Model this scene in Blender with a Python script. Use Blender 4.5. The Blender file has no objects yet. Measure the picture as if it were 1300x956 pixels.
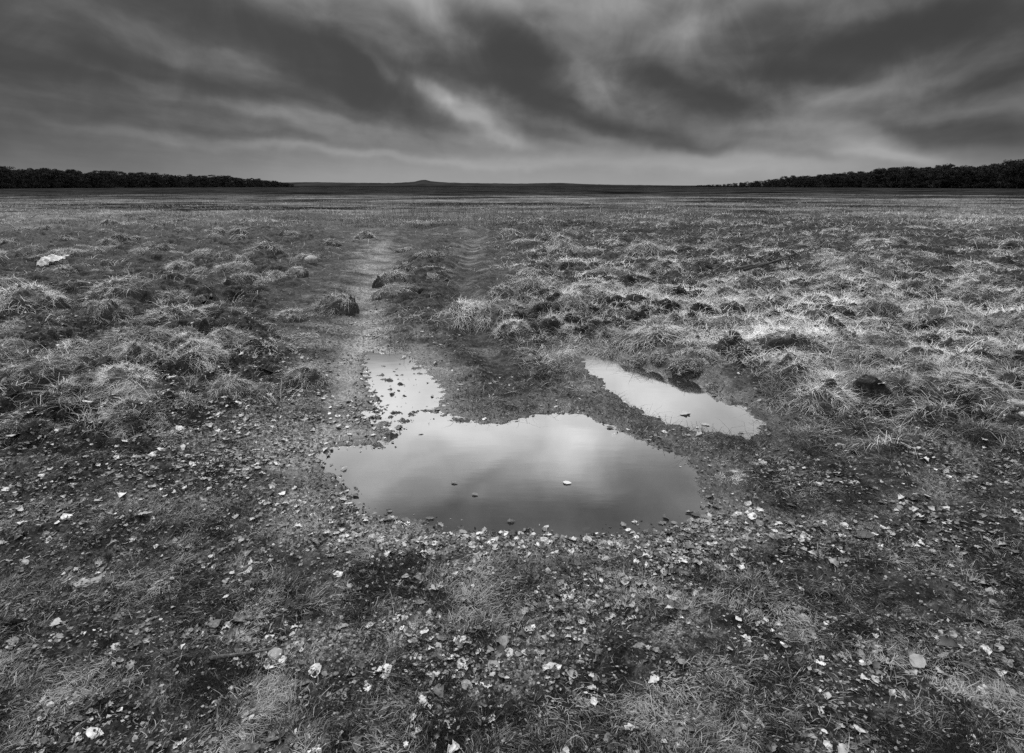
import bpy, math, random
import numpy as np
from mathutils import Vector, Matrix, Euler

random.seed(7)
rng = np.random.default_rng(11)
sc = bpy.context.scene
COL = sc.collection
rad = math.radians

# ------------------------------------------------------------------ camera
CAM_H = 1.6
F = 722.0
PITCH = rad(15.3)
CP, SP = math.cos(PITCH), math.sin(PITCH)
CX, CY = 650.0, 433.0
cam_d = bpy.data.cameras.new('camera')
cam = bpy.data.objects.new('camera', cam_d)
COL.objects.link(cam)
cam.location = (0, 0, CAM_H)
cam.rotation_euler = (math.pi / 2 - PITCH, 0, 0)
cam_d.sensor_width = 36.0
cam_d.lens = 36.0 * F / 1300.0
cam_d.shift_y = -45.0 / 1300.0
cam_d.clip_start = 0.05
cam_d.clip_end = 20000
sc.camera = cam


def to_ground(px, py, z=0.0):
    """point on the level z that stands at this place of the view"""
    x = (np.asarray(px, float) - CX) / F
    y = (CY - np.asarray(py, float)) / F
    dy = CP + y * SP
    dz = -SP + y * CP
    t = (z - CAM_H) / dz
    return x * t, dy * t


def to_view(x, y, z=0.0):
    dz = z - CAM_H
    f = y * CP - dz * SP
    u = y * SP + dz * CP
    f = np.where(f < 0.05, 0.05, f)
    return CX + F * x / f, CY - F * u / f


# ------------------------------------------------------------------ noise
def _hash(ix, iy, seed):
    h = (ix.astype(np.int64) * 374761393 + iy.astype(np.int64) * 668265263 + seed * 974634777) & 0xFFFFFFFF
    h = ((h ^ (h >> 13)) * 1274126177) & 0xFFFFFFFF
    h = h ^ (h >> 16)
    return (h & 0xFFFF).astype(np.float32) * (2 * math.pi / 65536.0)


def perlin(x, y, seed=0):
    ix = np.floor(x); iy = np.floor(y)
    fx = (x - ix).astype(np.float32); fy = (y - iy).astype(np.float32)
    def g(ax, ay):
        a = _hash(ix + ax, iy + ay, seed)
        return np.cos(a) * (fx - ax) + np.sin(a) * (fy - ay)
    u = fx * fx * fx * (fx * (fx * 6 - 15) + 10)
    v = fy * fy * fy * (fy * (fy * 6 - 15) + 10)
    a = g(0, 0); b = g(1, 0); c = g(0, 1); d = g(1, 1)
    return (a + u * (b - a)) + v * ((c + u * (d - c)) - (a + u * (b - a)))


def fbm(x, y, oct=4, seed=0, gain=.5, lac=2.03):
    s = 0; a = 1.0
    for k in range(oct):
        s = s + a * perlin(x, y, seed + 13 * k)
        x = x * lac + 5.3; y = y * lac - 3.1; a *= gain
    return s


def sstep(t):
    t = np.clip(t, 0, 1)
    return t * t * (3 - 2 * t)


# ------------------------------------------------------------------ layout, traced once and kept in metres
BIG = [(458,450),(470,447),(495,449),(516,447),(533,461),(549,474),(560,487),(566,503),(556,519),(583,527),(615,537),(654,533),
       (676,524),(700,522),(735,525),(752,527),(768,535),(785,544),(807,555),(833,564),(858,572),(876,583),(884,597),(886,613),
       (896,628),(901,641),(904,658),(877,669),(850,675),(827,679),(779,682),(734,688),(700,685),(663,677),(634,680),(598,680),
       (560,674),(535,669),(502,663),(480,664),(456,661),(441,650),(431,639),(421,622),(414,609),(410,594),(401,579),(417,566),
       (440,561),(456,567),(478,560),(492,548),(486,541),(466,540),(452,532),(461,523),(472,515),(463,500),(460,480),(457,464)]
SML = [(732,448),(755,450),(779,454),(793,461),(820,468),(850,477),(881,484),(897,493),(915,503),(935,511),(951,515),(960,522),
       (966,532),(963,549),(951,559),(926,554),(898,549),(880,546),(864,543),(848,538),(835,534),(820,526),(807,518),(794,511),
       (782,503),(771,496),(762,489),(752,480),(742,467)]


def poly_m(P):
    x, y = to_ground([p[0] for p in P], [p[1] for p in P])
    return np.stack([x, y], 1)


BIG_M, SML_M = poly_m(BIG), poly_m(SML)


def sdist(x, y, poly):
    """signed distance, negative inside"""
    best = np.full(x.shape, 1e9); inside = np.zeros(x.shape, bool)
    n = len(poly)
    for i in range(n):
        ax, ay = poly[i]; bx, by = poly[(i + 1) % n]
        ex, ey = bx - ax, by - ay
        t = np.clip(((x - ax) * ex + (y - ay) * ey) / (ex * ex + ey * ey + 1e-12), 0, 1)
        best = np.minimum(best, (x - ax - t * ex) ** 2 + (y - ay - t * ey) ** 2)
        c = (ay > y) != (by > y)
        with np.errstate(divide='ignore', invalid='ignore'):
            c &= x < (bx - ax) * (y - ay) / (by - ay if by != ay else 1e-12) + ax
        inside ^= c
    d = np.sqrt(best)
    return np.where(inside, -d, d)


def blobs(px, py, L):
    s = 0
    for (cx, cy, rx, ry, a) in L:
        s = s + a * np.exp(-(((px - cx) / rx) ** 2 + ((py - cy) / ry) ** 2))
    return s


def seg_mask(px, py, pts, w0, w1):
    """soft band along a line through the view; half width w0 near (last point) to w1"""
    best = np.full(px.shape, 9.0)
    n = len(pts) - 1
    for i in range(n):
        (ax, ay), (bx, by) = pts[i], pts[i + 1]
        ex, ey = bx - ax, by - ay
        t = np.clip(((px - ax) * ex + (py - ay) * ey) / (ex * ex + ey * ey), 0, 1)
        k = (i + t) / n
        w = w0 + (w1 - w0) * k
        best = np.minimum(best, np.hypot((px - ax - t * ex), (py - ay - t * ey)) / w)
    return np.exp(-best ** 2)


RUT_L = [(420, 560), (455, 440), (462, 390), (478, 345), (510, 315), (540, 292)]
RUT_R = [(640, 470), (598, 420), (585, 380), (594, 335), (604, 305), (606, 286)]


def rough(px, py):
    r = 0.28 + 0.72 * sstep((640 - py) / 120.)
    r = r * (.4 + .6 * sstep((py - 254) / 24.)) * sstep((py - 240) / 8.)
    wx = px + 25 * np.sin(py * .05)
    left = sstep((385 + 75 * sstep((360 - py) / 50.) - wx) / 60.) * sstep((565 + 60 * sstep((330 - px) / 180.) - py) / 70.)
    right = sstep((wx - 610) / 60.) * sstep((560 - py + (px - 900) * .24) / 90.)
    mid = np.exp(-((px - 520) / 75.) ** 2 - ((py - 345) / 62.) ** 2) * .95
    m = np.clip(np.maximum(np.maximum(left, right), mid), 0, 1)
    r = r * (0.18 + 0.82 * m)
    r = r * (1 - 0.8 * seg_mask(px, py, RUT_L, 58, 14)) * (1 - 0.75 * seg_mask(px, py, RUT_R, 34, 8))
    r = r * (1 - .85 * blobs(px, py, [(420, 500, 60, 70, 1)]))
    return np.clip(r, 0.05, 1)


def height(x, y, full=False):
    x = np.asarray(x, float); y = np.asarray(y, float)
    r = np.hypot(x, y)
    px, py = to_view(x, y)
    front = (y > 0.4)
    px = np.where(front, px, 650); py = np.where(front, py, 950)
    near = r < 9
    d = np.full(x.shape, 9.0); dS = np.full(x.shape, 9.0)
    if near.any():
        dB = sdist(x[near], y[near], BIG_M); ds = sdist(x[near], y[near], SML_M)
        d[near] = np.minimum(dB, ds); dS[near] = ds
    wob = 0.075 * fbm(x * 6, y * 9, 5, 5, .65) + .035 * fbm(x * 2.6, y * 3.6, 2, 15) * np.clip(1.4 - r / 9, 0, 1)
    dw = d + wob
    R = rough(px, py)
    far_att = 1 / (1 + (r / 60.) ** 2)
    h = 0.006 + 0.028 * sstep(dw / 0.7) + 0.025 * fbm(x * .35, y * .35, 3, 2) * sstep(d / 1.2) * (1 - .4 * far_att)
    off = sstep((dw - .05) / 0.75)
    wxx = x + .08 * perlin(x * 3, y * 3, 71); wyy = y + .08 * perlin(x * 3 + 9, y * 3, 72)
    hump = np.abs(perlin(wxx * 1.35, wyy * 1.6, 21)) * 2.0
    hump2 = np.abs(perlin(wxx * 3.6, wyy * 4.2, 22)) * 2.0
    hump3 = np.abs(perlin(wxx * 12.0, wyy * 12.0, 23)) * 2.0
    clump = sstep(.5 + 1.1 * perlin(x * .8, y * .8, 24))
    relief = (0.16 * hump * (.35 + clump) + 0.17 * hump2 * (.4 + clump) + 0.065 * hump3 * (.3 + hump2) * np.clip(1.5 - r / 9., 0, 1))
    relief = .27 * np.tanh(relief / .25) + .05 * fbm(x * 5, y * 6, 3, 27) * np.clip(1.6 - r / 12., 0, 1)
    h = h + off * R * far_att * relief
    fine_att = np.clip(1.4 - r / 8., 0, 1)
    fine = 0.026 * fbm(x * 9, y * 9, 4, 31) * sstep(.2 + d / .5) + 0.0045 * fbm(x * 70, y * 70, 2, 32)
    fine = fine + 0.010 * np.abs(perlin(x * 28, y * 28, 33))
    h = h + fine * fine_att * (.35 + .65 * sstep((dw + .12) / .25))
    for RT, w0, w1, dp in ((RUT_L, 34, 8, .05), (RUT_R, 26, 7, .075)):
        q = seg_mask(px, py, RT, w0, w1); q2 = seg_mask(px, py, RT, w0 * 1.9, w1 * 1.9)
        h = h + far_att * sstep(d / .4) * (-dp * q + .7 * dp * (q2 - q) * .55)
    # steep earth bank on the far side of the small puddle
    bank = np.exp(-(((px - 875) / 85.) ** 2 + ((py - 474 - (px - 870) * .33) / 22.) ** 2))
    bank = bank * np.where(dS < 9, sstep(dS / .12), 0)
    h = h + .15 * bank * (.8 + .5 * perlin(x * 6, y * 6, 41)) 
    # basins: deep in the middle, shallow in the left arm
    shallow = np.clip(blobs(px, py, [(500, 485, 70, 60, 1), (465, 552, 55, 26, 1.2), (425, 630, 45, 45, .9), (590, 530, 60, 16, .8)]), 0, 1)
    depth = 0.075 * (1 - .84 * shallow)
    near_side = sstep((py - 620) / 40.) * (d < .5)
    wdt = 0.16 + .22 * near_side
    basin = sstep(-dw / wdt)
    h = h * (1 - basin * .6) - depth * basin - .012 * (1 - .75 * shallow) * sstep(-dw / .03)
    h = h + shallow * (dw < .03) * .024 * fbm(x * 9, y * 16, 4, 51, .6) * sstep(-dw / .05) * 2.0
    if full:
        return h, px, py, d, R, shallow
    return h


# ------------------------------------------------------------------ helpers
def new_mesh(name, verts, faces_flat, loop_tot, smooth=True, mats=(), attrs=None):
    me = bpy.data.meshes.new(name)
    verts = np.ascontiguousarray(verts, dtype=np.float32)
    nl = len(faces_flat); nf = len(loop_tot)
    me.vertices.add(len(verts)); me.vertices.foreach_set('co', verts.ravel())
    me.loops.add(nl); me.loops.foreach_set('vertex_index', np.asarray(faces_flat, np.int32))
    me.polygons.add(nf)
    lt = np.asarray(loop_tot, np.int32)
    ls = np.concatenate([[0], np.cumsum(lt)[:-1]]).astype(np.int32)
    me.polygons.foreach_set('loop_start', ls)
    me.polygons.foreach_set('loop_total', lt)
    me.polygons.foreach_set('use_smooth', np.full(nf, smooth))
    for m in mats: me.materials.append(m)
    me.update(calc_edges=True)
    for k, v in (attrs or {}).items():
        a = me.attributes.new(k, 'FLOAT', 'POINT')
        a.data.foreach_set('value', np.ascontiguousarray(v, np.float32))
    return me


def link(name, me, parent=None, loc=None):
    o = bpy.data.objects.new(name, me)
    COL.objects.link(o)
    if parent is not None: o.parent = parent
    if loc is not None: o.location = loc
    return o


def tag(o, label=None, cat=None, group=None, kind=None):
    if label: o['label'] = label
    if cat: o['category'] = cat
    if group: o['group'] = group
    if kind: o['kind'] = kind
    return o


class NT:
    def __init__(s, tree):
        s.t = tree; s.n = tree.nodes; s.l = tree.links
    def node(s, typ, **kw):
        n = s.n.new(typ)
        for k, v in kw.items(): setattr(n, k, v)
        return n
    def link(s, a, b): s.l.new(a, b)
    def val(s, sock, v):
        if isinstance(v, (int, float)): sock.default_value = v
        elif isinstance(v, (tuple, list)): sock.default_value = v
        else: s.l.new(v, sock)
    def math(s, op, a, b=None, c=None, clamp=False):
        n = s.node('ShaderNodeMath', operation=op); n.use_clamp = clamp
        s.val(n.inputs[0], a)
        if b is not None: s.val(n.inputs[1], b)
        if c is not None: s.val(n.inputs[2], c)
        return n.outputs[0]
    def noise(s, vec, scale, detail=3, rough=.5, w=None, dist=0):
        n = s.node('ShaderNodeTexNoise')
        if vec is not None: s.l.new(vec, n.inputs['Vector'])
        n.inputs['Scale'].default_value = scale; n.inputs['Detail'].default_value = detail
        n.inputs['Roughness'].default_value = rough; n.inputs['Distortion'].default_value = dist
        return n.outputs['Fac']
    def maprange(s, v, a, b, c, d, smooth=True):
        n = s.node('ShaderNodeMapRange', interpolation_type='SMOOTHSTEP' if smooth else 'LINEAR')
        s.val(n.inputs['Value'], v)
        for nm, q in zip(('From Min', 'From Max', 'To Min', 'To Max'), (a, b, c, d)): n.inputs[nm].default_value = q
        return n.outputs[0]
    def mapping(s, vec, loc=(0, 0, 0), rot=(0, 0, 0), scale=(1, 1, 1), typ='POINT'):
        n = s.node('ShaderNodeMapping', vector_type=typ)
        s.l.new(vec, n.inputs['Vector'])
        n.inputs['Location'].default_value = loc; n.inputs['Rotation'].default_value = rot; n.inputs['Scale'].default_value = scale
        return n.outputs[0]
    def grey(s, v):
        n = s.node('ShaderNodeCombineColor')
        for k in range(3): s.val(n.inputs[k], v)
        return n.outputs[0]
    def attr(s, name):
        n = s.node('ShaderNodeAttribute'); n.attribute_name = name
        return n.outputs['Fac']


def mat(name):
    m = bpy.data.materials.new(name); m.use_nodes = True
    t = NT(m.node_tree); t.n.clear()
    out = t.node('ShaderNodeOutputMaterial')
    return m, t, out


def principled(t, out, col, roughness=.8, spec=.3, normal=None):
    b = t.node('ShaderNodeBsdfPrincipled')
    t.val(b.inputs['Roughness'], roughness); t.val(b.inputs['Specular IOR Level'], spec)
    t.link(t.grey(col), b.inputs['Base Color'])
    if normal is not None: t.link(normal, b.inputs['Normal'])
    t.link(b.outputs[0], out.inputs['Surface'])
    return b


# ------------------------------------------------------------------ materials
def m_ground():
    m, t, out = mat('wet_mud_and_heath')
    pos = t.node('ShaderNodeNewGeometry').outputs['Position']
    pale = t.attr('pale'); wet = t.attr('wet'); field = t.attr('field')
    n1 = t.noise(pos, 3.0, 5, .6)
    n2 = t.noise(pos, 40, 4, .65)
    n3 = t.noise(pos, 160, 3, .6)
    mud = t.math('MULTIPLY_ADD', t.maprange(n1, .35, .7, 0, 1), .014, .006)
    n4 = t.noise(pos, 11, 5, .65)
    mud = t.math('MULTIPLY', mud, t.maprange(n4, .38, .6, .45, 1.9))
    mud = t.math('MULTIPLY_ADD', t.maprange(n2, .5, .72, 0, 1), t.maprange(n4, .4, .62, .010, .075), mud)
    mud = t.math('MULTIPLY_ADD', t.maprange(n3, .58, .7, 0, 1), t.math('MULTIPLY_ADD', t.attr('churn'), -.04, .06), mud)
    silt = t.math('MULTIPLY_ADD', t.maprange(n3, .4, .66, 0, 1), .30, .13)
    pm = t.math('MULTIPLY', pale, t.maprange(n2, .38, .62, .15, 1))
    mix = t.node('ShaderNodeMix', data_type='FLOAT')
    t.val(mix.inputs[0], pm); t.val(mix.inputs[2], mud); t.val(mix.inputs[3], silt)
    mix_o = t.math('MULTIPLY', mix.outputs[0], t.maprange(t.attr('rim'), 0, 1, 1, .42, False))
    # heath and bleached grass strips of the open field
    st = t.mapping(pos, scale=(.06, .11, .0))
    f1 = t.noise(st, 1.0, 6, .62)
    f2 = t.noise(t.mapping(pos, scale=(.6, 1.6, .5)), 1.0, 5, .7)
    fs = t.maprange(f1, .40, .62, 0, 1)
    fa = t.math('MULTIPLY_ADD', fs, .11, .014)
    fa = t.math('MULTIPLY', fa, t.maprange(f2, .35, .68, .35, 1.7))
    fa = t.math('MULTIPLY', fa, t.attr('heath'))
    mix2 = t.node('ShaderNodeMix', data_type='FLOAT')
    t.val(mix2.inputs[0], field); t.val(mix2.inputs[2], mix_o); t.val(mix2.inputs[3], fa)
    bump = t.node('ShaderNodeBump'); bump.inputs['Strength'].default_value = .7; bump.inputs['Distance'].default_value = .006
    hb = t.math('MULTIPLY_ADD', n2, 1.2, t.math('MULTIPLY', n3, .6))
    t.link(hb, bump.inputs['Height'])
    ro = t.maprange(t.math('MULTIPLY', wet, t.maprange(n2, .35, .6, .5, 1)), 0, 1, .85, .42, False)
    principled(t, out, mix2.outputs[0], ro, t.maprange(wet, 0, 1, .0, .5), bump.outputs[0])
    return m


def m_blade(name, lo, hi, translucent=True):
    m, t, out = mat(name)
    tint = t.attr('tint')
    v = t.math('MULTIPLY_ADD', tint, hi - lo, lo)
    d = t.node('ShaderNodeBsdfDiffuse'); t.link(t.grey(v), d.inputs['Color'])
    tr = t.node('ShaderNodeBsdfTranslucent'); t.link(t.grey(t.math('MULTIPLY', v, .8)), tr.inputs['Color'])
    mx = t.node('ShaderNodeMixShader'); mx.inputs[0].default_value = .3
    t.link(d.outputs[0], mx.inputs[1]); t.link(tr.outputs[0], mx.inputs[2])
    t.link(mx.outputs[0], out.inputs['Surface'])
    return m


def m_soil(name, lo, hi, spec=.35, scale=30):
    m, t, out = mat(name)
    c = t.node('ShaderNodeTexCoord').outputs['Object']
    n = t.noise(c, scale, 5, .7); n2 = t.noise(c, scale * 4, 3, .6)
    v = t.math('MULTIPLY_ADD', t.maprange(n, .4, .65, 0, 1), hi - lo, lo)
    v = t.math('MULTIPLY_ADD', t.maprange(n2, .6, .7, 0, 1), hi * 1.2, v)
    b = t.node('ShaderNodeBump'); b.inputs['Strength'].default_value = .8; b.inputs['Distance'].default_value = .01
    t.link(n, b.inputs['Height'])
    principled(t, out, v, .7, spec, b.outputs[0])
    return m


def m_leaf():
    m, t, out = mat('dry_leaf')
    tint = t.attr('tint')
    oi = t.node('ShaderNodeObjectInfo').outputs['Random']
    c = t.node('ShaderNodeTexCoord').outputs['Object']
    n = t.noise(c, 55, 4, .65)
    v = t.math('MULTIPLY_ADD', t.math('POWER', t.math('FRACT', t.math('ADD', tint, oi)), 2.3), .50, .035)
    v = t.math('MULTIPLY', v, t.maprange(n, .3, .7, .55, 1.15))
    d = t.node('ShaderNodeBsdfPrincipled'); t.link(t.grey(v), d.inputs['Base Color'])
    d.inputs['Roughness'].default_value = .55; d.inputs['Specular IOR Level'].default_value = .35
    t.link(d.outputs[0], out.inputs['Surface'])
    return m


def m_water():
    m, t, out = mat('puddle_water')
    pos = t.node('ShaderNodeNewGeometry').outputs['Position']
    n = t.noise(t.mapping(pos, scale=(2.2, 7, 1)), 1.0, 3, .5)
    b = t.node('ShaderNodeBump'); b.inputs['Strength'].default_value = .05; b.inputs['Distance'].default_value = .006
    t.link(n, b.inputs['Height'])
    g = t.node('ShaderNodeBsdfGlossy'); g.inputs['Roughness'].default_value = .03
    g.inputs['Color'].default_value = (.95, .95, .95, 1); t.link(b.outputs[0], g.inputs['Normal'])
    tr = t.node('ShaderNodeBsdfTransparent'); tr.inputs['Color'].default_value = (.62, .62, .62, 1)
    di = t.node('ShaderNodeBsdfDiffuse'); di.inputs['Color'].default_value = (.05, .05, .05, 1)
    mx = t.node('ShaderNodeMixShader'); mx.inputs[0].default_value = .35
    t.link(tr.outputs[0], mx.inputs[1]); t.link(di.outputs[0], mx.inputs[2])
    fr = t.node('ShaderNodeFresnel'); fr.inputs['IOR'].default_value = 1.33
    fac = t.math('MULTIPLY_ADD', fr.outputs[0], 3.0, .12, clamp=True)
    m2 = t.node('ShaderNodeMixShader'); t.link(fac, m2.inputs[0])
    t.link(mx.outputs[0], m2.inputs[1]); t.link(g.outputs[0], m2.inputs[2])
    t.link(m2.outputs[0], out.inputs['Surface'])
    return m


def m_plain(name, v, roughness=.8, spec=.2, var=.5, scale=2.0):
    m, t, out = mat(name)
    c = t.node('ShaderNodeTexCoord').outputs['Object']
    n = t.noise(c, scale, 4, .6)
    principled(t, out, t.math('MULTIPLY', t.maprange(n, .3, .7, 1 - var, 1 + var), v), roughness, spec)
    return m


M_GROUND = m_ground(); M_WATER = m_water(); M_LEAF = m_leaf()
M_GRASS = m_blade('short_grass', .018, .38)
M_BLEACH = m_blade('bleached_grass', .025, .90)
M_STALK = m_blade('weed_stalk', .03, .30)
M_SOIL = m_soil('turf_soil', .008, .026)
M_STONE = m_soil('pale_stone', .16, .27, .3, 18)
M_BARK = m_soil('dark_wood', .03, .08, .3, 40)
M_TWIG = m_plain('pale_twig', .34, .7, .2, .25, 20)
M_RAG = m_plain('white_scrap', .36, .6, .3, .35, 14)
M_FOL = m_plain('tree_foliage', .028, .9, .05, .45, .5)
M_TRUNK = m_plain('tree_bark', .05, .9, .05, .4, 3)
M_HILL = m_plain('heath_hill', .02, 1, 0, .4, .01)

# ------------------------------------------------------------------ ground
def build_ground():
    a1 = np.arange(-57, 57.001, .09)
    a2 = np.concatenate([np.arange(58, 180, 1.5)])
    ang = np.radians(np.concatenate([-a2[::-1], a1, a2]))
    rs = [.25, .4, .6, .8, 1.0]
    r = 1.1
    while r < 3200:
        rs.append(r)
        r += r * (.0036 if r < 9 else .0058 if r < 40 else .014 if r < 300 else .04)
    rs = np.array(rs)
    A, Rr = np.meshgrid(ang, rs)
    x = (Rr * np.sin(A)).ravel(); y = (Rr * np.cos(A)).ravel()
    h, px, py, d, R, shallow = height(x, y, True)
    r = Rr.ravel()
    # dry pale silt: along the tracks, left flats, patches near the bottom edge
    pn = fbm(x * 1.6, y * 2.2, 4, 61)
    pl = blobs(px, py, [(300, 545, 150, 40, .55), (420, 470, 50, 60, .45), (465, 395, 30, 60, .55), (480, 325, 30, 30, .5),
                        (530, 810, 60, 22, 1.0), (440, 830, 90, 25, .5), (560, 690, 150, 14, .9), (820, 695, 90, 22, .9), (445, 665, 30, 14, .9),
                        (1240, 590, 70, 50, .45), (1010, 705, 60, 20, .35), (590, 315, 22, 30, .35), (740, 760, 40, 20, .5), (860, 790, 30, 40, .5),
                        (370, 580, 50, 60, .3), (200, 640, 160, 60, .25), (330, 850, 60, 16, .6), (475, 440, 25, 30, .6)])
    pale = np.clip(pl * 1.2 + .9 * pn - .12, 0, 1) * (r < 60) * sstep((d + .02) / .05) * (1 - .85 * sstep((R - .25) / .4))
    wet = np.clip(1.1 - np.abs(d) / .45, 0.25, 1) * (r < 40)
    field = sstep((r - 20) / 22.)
    # darker heath tongues far out
    lr = np.log(np.maximum(r, 1))
    heath = 1.0 - .86 * sstep((r - 75) / 45.) * (.85 + .15 * sstep((r - 400) / 500.)) 
    strip = blobs(np.degrees(np.arctan2(x, y)), lr, [(-38, 4.75, 9, .10, .9), (-26, 4.6, 8, .07, .35), (34, 4.8, 10, .07, .9), (40, 4.45, 8, .05, .5), (10, 4.3, 40, .25, .25)])
    heath = np.clip(heath + strip, .1, 1.6)
    nr, na = len(rs), len(ang)
    i = np.arange(nr - 1)[:, None] * na + np.arange(na)[None, :]
    j = np.arange(nr - 1)[:, None] * na + (np.arange(na)[None, :] + 1) % na
    q = np.stack([i, j, j + na, i + na], -1).reshape(-1)
    nq = (nr - 1) * na
    verts = np.stack([x, y, h], 1)
    verts = np.vstack([verts, [[0, 0, .05]]])
    c = nr * na
    k = np.arange(na)
    tri = np.stack([np.full(na, c), (k + 1) % na, k], 1).reshape(-1)
    ap = lambda v: np.append(v, v[0])
    # quads wind so the normals face up
    q = q.reshape(-1, 4)[:, ::-1].reshape(-1)
    me = new_mesh('ground', verts, np.concatenate([q, tri[::1]]), np.concatenate([np.full(nq, 4), np.full(na, 3)]), True, [M_GROUND],
                  {'pale': ap(pale), 'wet': ap(wet), 'field': ap(field), 'heath': ap(heath), 'churn': ap(R), 'rim': ap(sstep(1 - (d + .03) / (.16 + .05 * pn)) * (r < 9))})
    o = link('ground', me)
    tag(o, 'rutted wet mud, trampled turf and open heath reaching the horizon', kind='structure')


build_ground()


def water(P, label):
    n = len(P); out = []
    area = sum(P[i][0] * P[(i + 1) % n][1] - P[(i + 1) % n][0] * P[i][1] for i in range(n))
    s = 1 if area > 0 else -1
    for i in range(n):
        a = P[i - 1]; b = P[(i + 1) % n]
        t = (b - a) / (np.linalg.norm(b - a) + 1e-9)
        out.append(P[i] + s * .10 * np.array([t[1], -t[0]]))
    from mathutils.geometry import tessellate_polygon
    vs = [Vector((p[0], p[1], 0)) for p in out]
    tris = tessellate_polygon([vs])
    ff = []
    for a, b, c in tris:
        if (vs[b] - vs[a]).cross(vs[c] - vs[a]).z < 0: b, c = c, b
        ff += [a, b, c]
    me = new_mesh('water', np.array([tuple(v) for v in vs]), ff, [3] * len(tris), True, [M_WATER])
    tag(link('water', me), label, kind='structure')


water(BIG_M, 'large still puddle mirroring the clouds across the track')
water(SML_M, 'smaller slanting puddle under the dark earth bank')


# ------------------------------------------------------------------ grass blades (numpy, many in one mesh)
def blade_arrays(base, az, L, w, lift, curl, segs=2, side_jit=.3):
    """base (n,3); az heading; L length; w width; lift starting elevation; curl = how far it bends down (rad) by the tip"""
    n = len(L)
    pts = [base]
    el = lift.copy()
    a = az.copy()
    step = L / segs
    for k in range(segs):
        p = pts[-1] + np.stack([np.cos(el) * np.cos(a), np.cos(el) * np.sin(a), np.sin(el)], 1) * step[:, None]
        pts.append(p)
        el = el - curl / segs
        a = a + side_jit * rng.normal(size=n)
    sx = np.stack([-np.sin(az), np.cos(az), .25 * rng.normal(size=n)], 1)
    rows = []
    for k in range(segs):
        ww = w * (1 - .55 * k / segs) * .5
        rows.append(pts[k] - sx * ww[:, None]); rows.append(pts[k] + sx * ww[:, None])
    rows.append(pts[segs])
    V = np.stack(rows, 1)
    m = 2 * segs + 1
    V = V.reshape(-1, 3)
    b = np.arange(n)[:, None] * m
    loops = []; tot = []
    pat = []
    for k in range(segs - 1):
        pat += [2 * k, 2 * k + 1, 2 * k + 3, 2 * k + 2]; tot.append(4)
    pat += [2 * segs - 2, 2 * segs - 1, 2 * segs]; tot.append(3)
    Fc = (b + np.array(pat)[None, :]).reshape(-1)
    return V, Fc, np.tile(tot, n), m


def blade_obj(name, base, az, L, w, lift, curl, tint, matl, label, segs=2, parent=None, kind='stuff'):
    V, Fc, T, m = blade_arrays(base, az, L, w, lift, curl, segs)
    me = new_mesh(name, V, Fc, T, True, [matl], {'tint': np.repeat(tint, m)})
    o = link(name, me, parent)
    if kind: tag(o, label, kind=kind)
    return o


def scatter_view(n, x0, x1, y0, y1, dens):
    """n ground points, spread evenly over a stretch of the view, thinned by dens(px,py)"""
    xs = []; tot = 0
    while tot < n:
        px = rng.uniform(x0, x1, n * 2); py = rng.uniform(y0, y1, n * 2)
        k = rng.uniform(size=n * 2) < dens(px, py)
        xs.append(np.stack([px[k], py[k]], 1)); tot += k.sum()
    P = np.vstack(xs)[:n]
    gx, gy = to_ground(P[:, 0], P[:, 1])
    return gx, gy, P[:, 0], P[:, 1]


def grass_patches(gx, gy, s=1.3, seed=81):
    return fbm(gx * s, gy * s, 4, seed)


# A. short trodden grass near the camera
def near_dens(px, py):
    gx, gy = to_ground(px, py)
    n = grass_patches(gx, gy, 2.2)
    v = sstep(.5 + 1.5 * n)
    v = v * (1 - .8 * np.clip(blobs(px, py, [(560, 690, 190, 16, 1), (820, 700, 90, 22, .8), (530, 810, 50, 20, .8), (420, 500, 45, 60, .8), (300, 545, 110, 25, .4)]), 0, 1))
    return np.clip(v + .06, 0, 1)


gx, gy, px, py = scatter_view(250000, -80, 1380, 400, 1000, near_dens)
h, _, _, d, R, sh = height(gx, gy, True)
k = (d > .015) & (h > .002)
gx, gy, h, d, px, py = gx[k], gy[k], h[k], d[k], px[k], py[k]
n = len(gx)
flow = 6.0 * fbm(gx * 2.5, gy * 2.5, 2, 91) + rng.normal(size=n) * .9
tone = np.clip(.30 + 1.1 * fbm(gx * 3, gy * 3, 4, 92, .6) + .32 * rng.normal(size=n), 0, 1) ** 1.6
blade_obj('trodden_grass', np.stack([gx, gy, h - .002], 1), flow, rng.uniform(.015, .045, n) * rng.choice([1, 1, 1.6], n) * (1 + np.maximum(gy - 3, 0) * .12), rng.uniform(.0013, .0030, n) * (1 + np.maximum(gy - 3, 0) * .2),
          np.abs(rng.normal(size=n)) * .35 + .1, rng.uniform(.3, 1.4, n), tone, M_GRASS, 'short trodden grass and moss matted into the near mud', 3)


# B. rough grass right / left of the track
def mid_dens(px, py):
    R = rough(px, py)
    gx, gy = to_ground(px, py)
    n = grass_patches(gx, gy, .9, 82)
    right = sstep((px - 620) / 80.)
    v = (R ** 1.2) * (.30 + .55 * right) * sstep(.6 + 1.3 * n) + .04
    v = v + .35 * blobs(px, py, [(1000, 420, 260, 50, 1), (700, 320, 90, 30, .6)])
    return np.clip(v, 0, 1)


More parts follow.
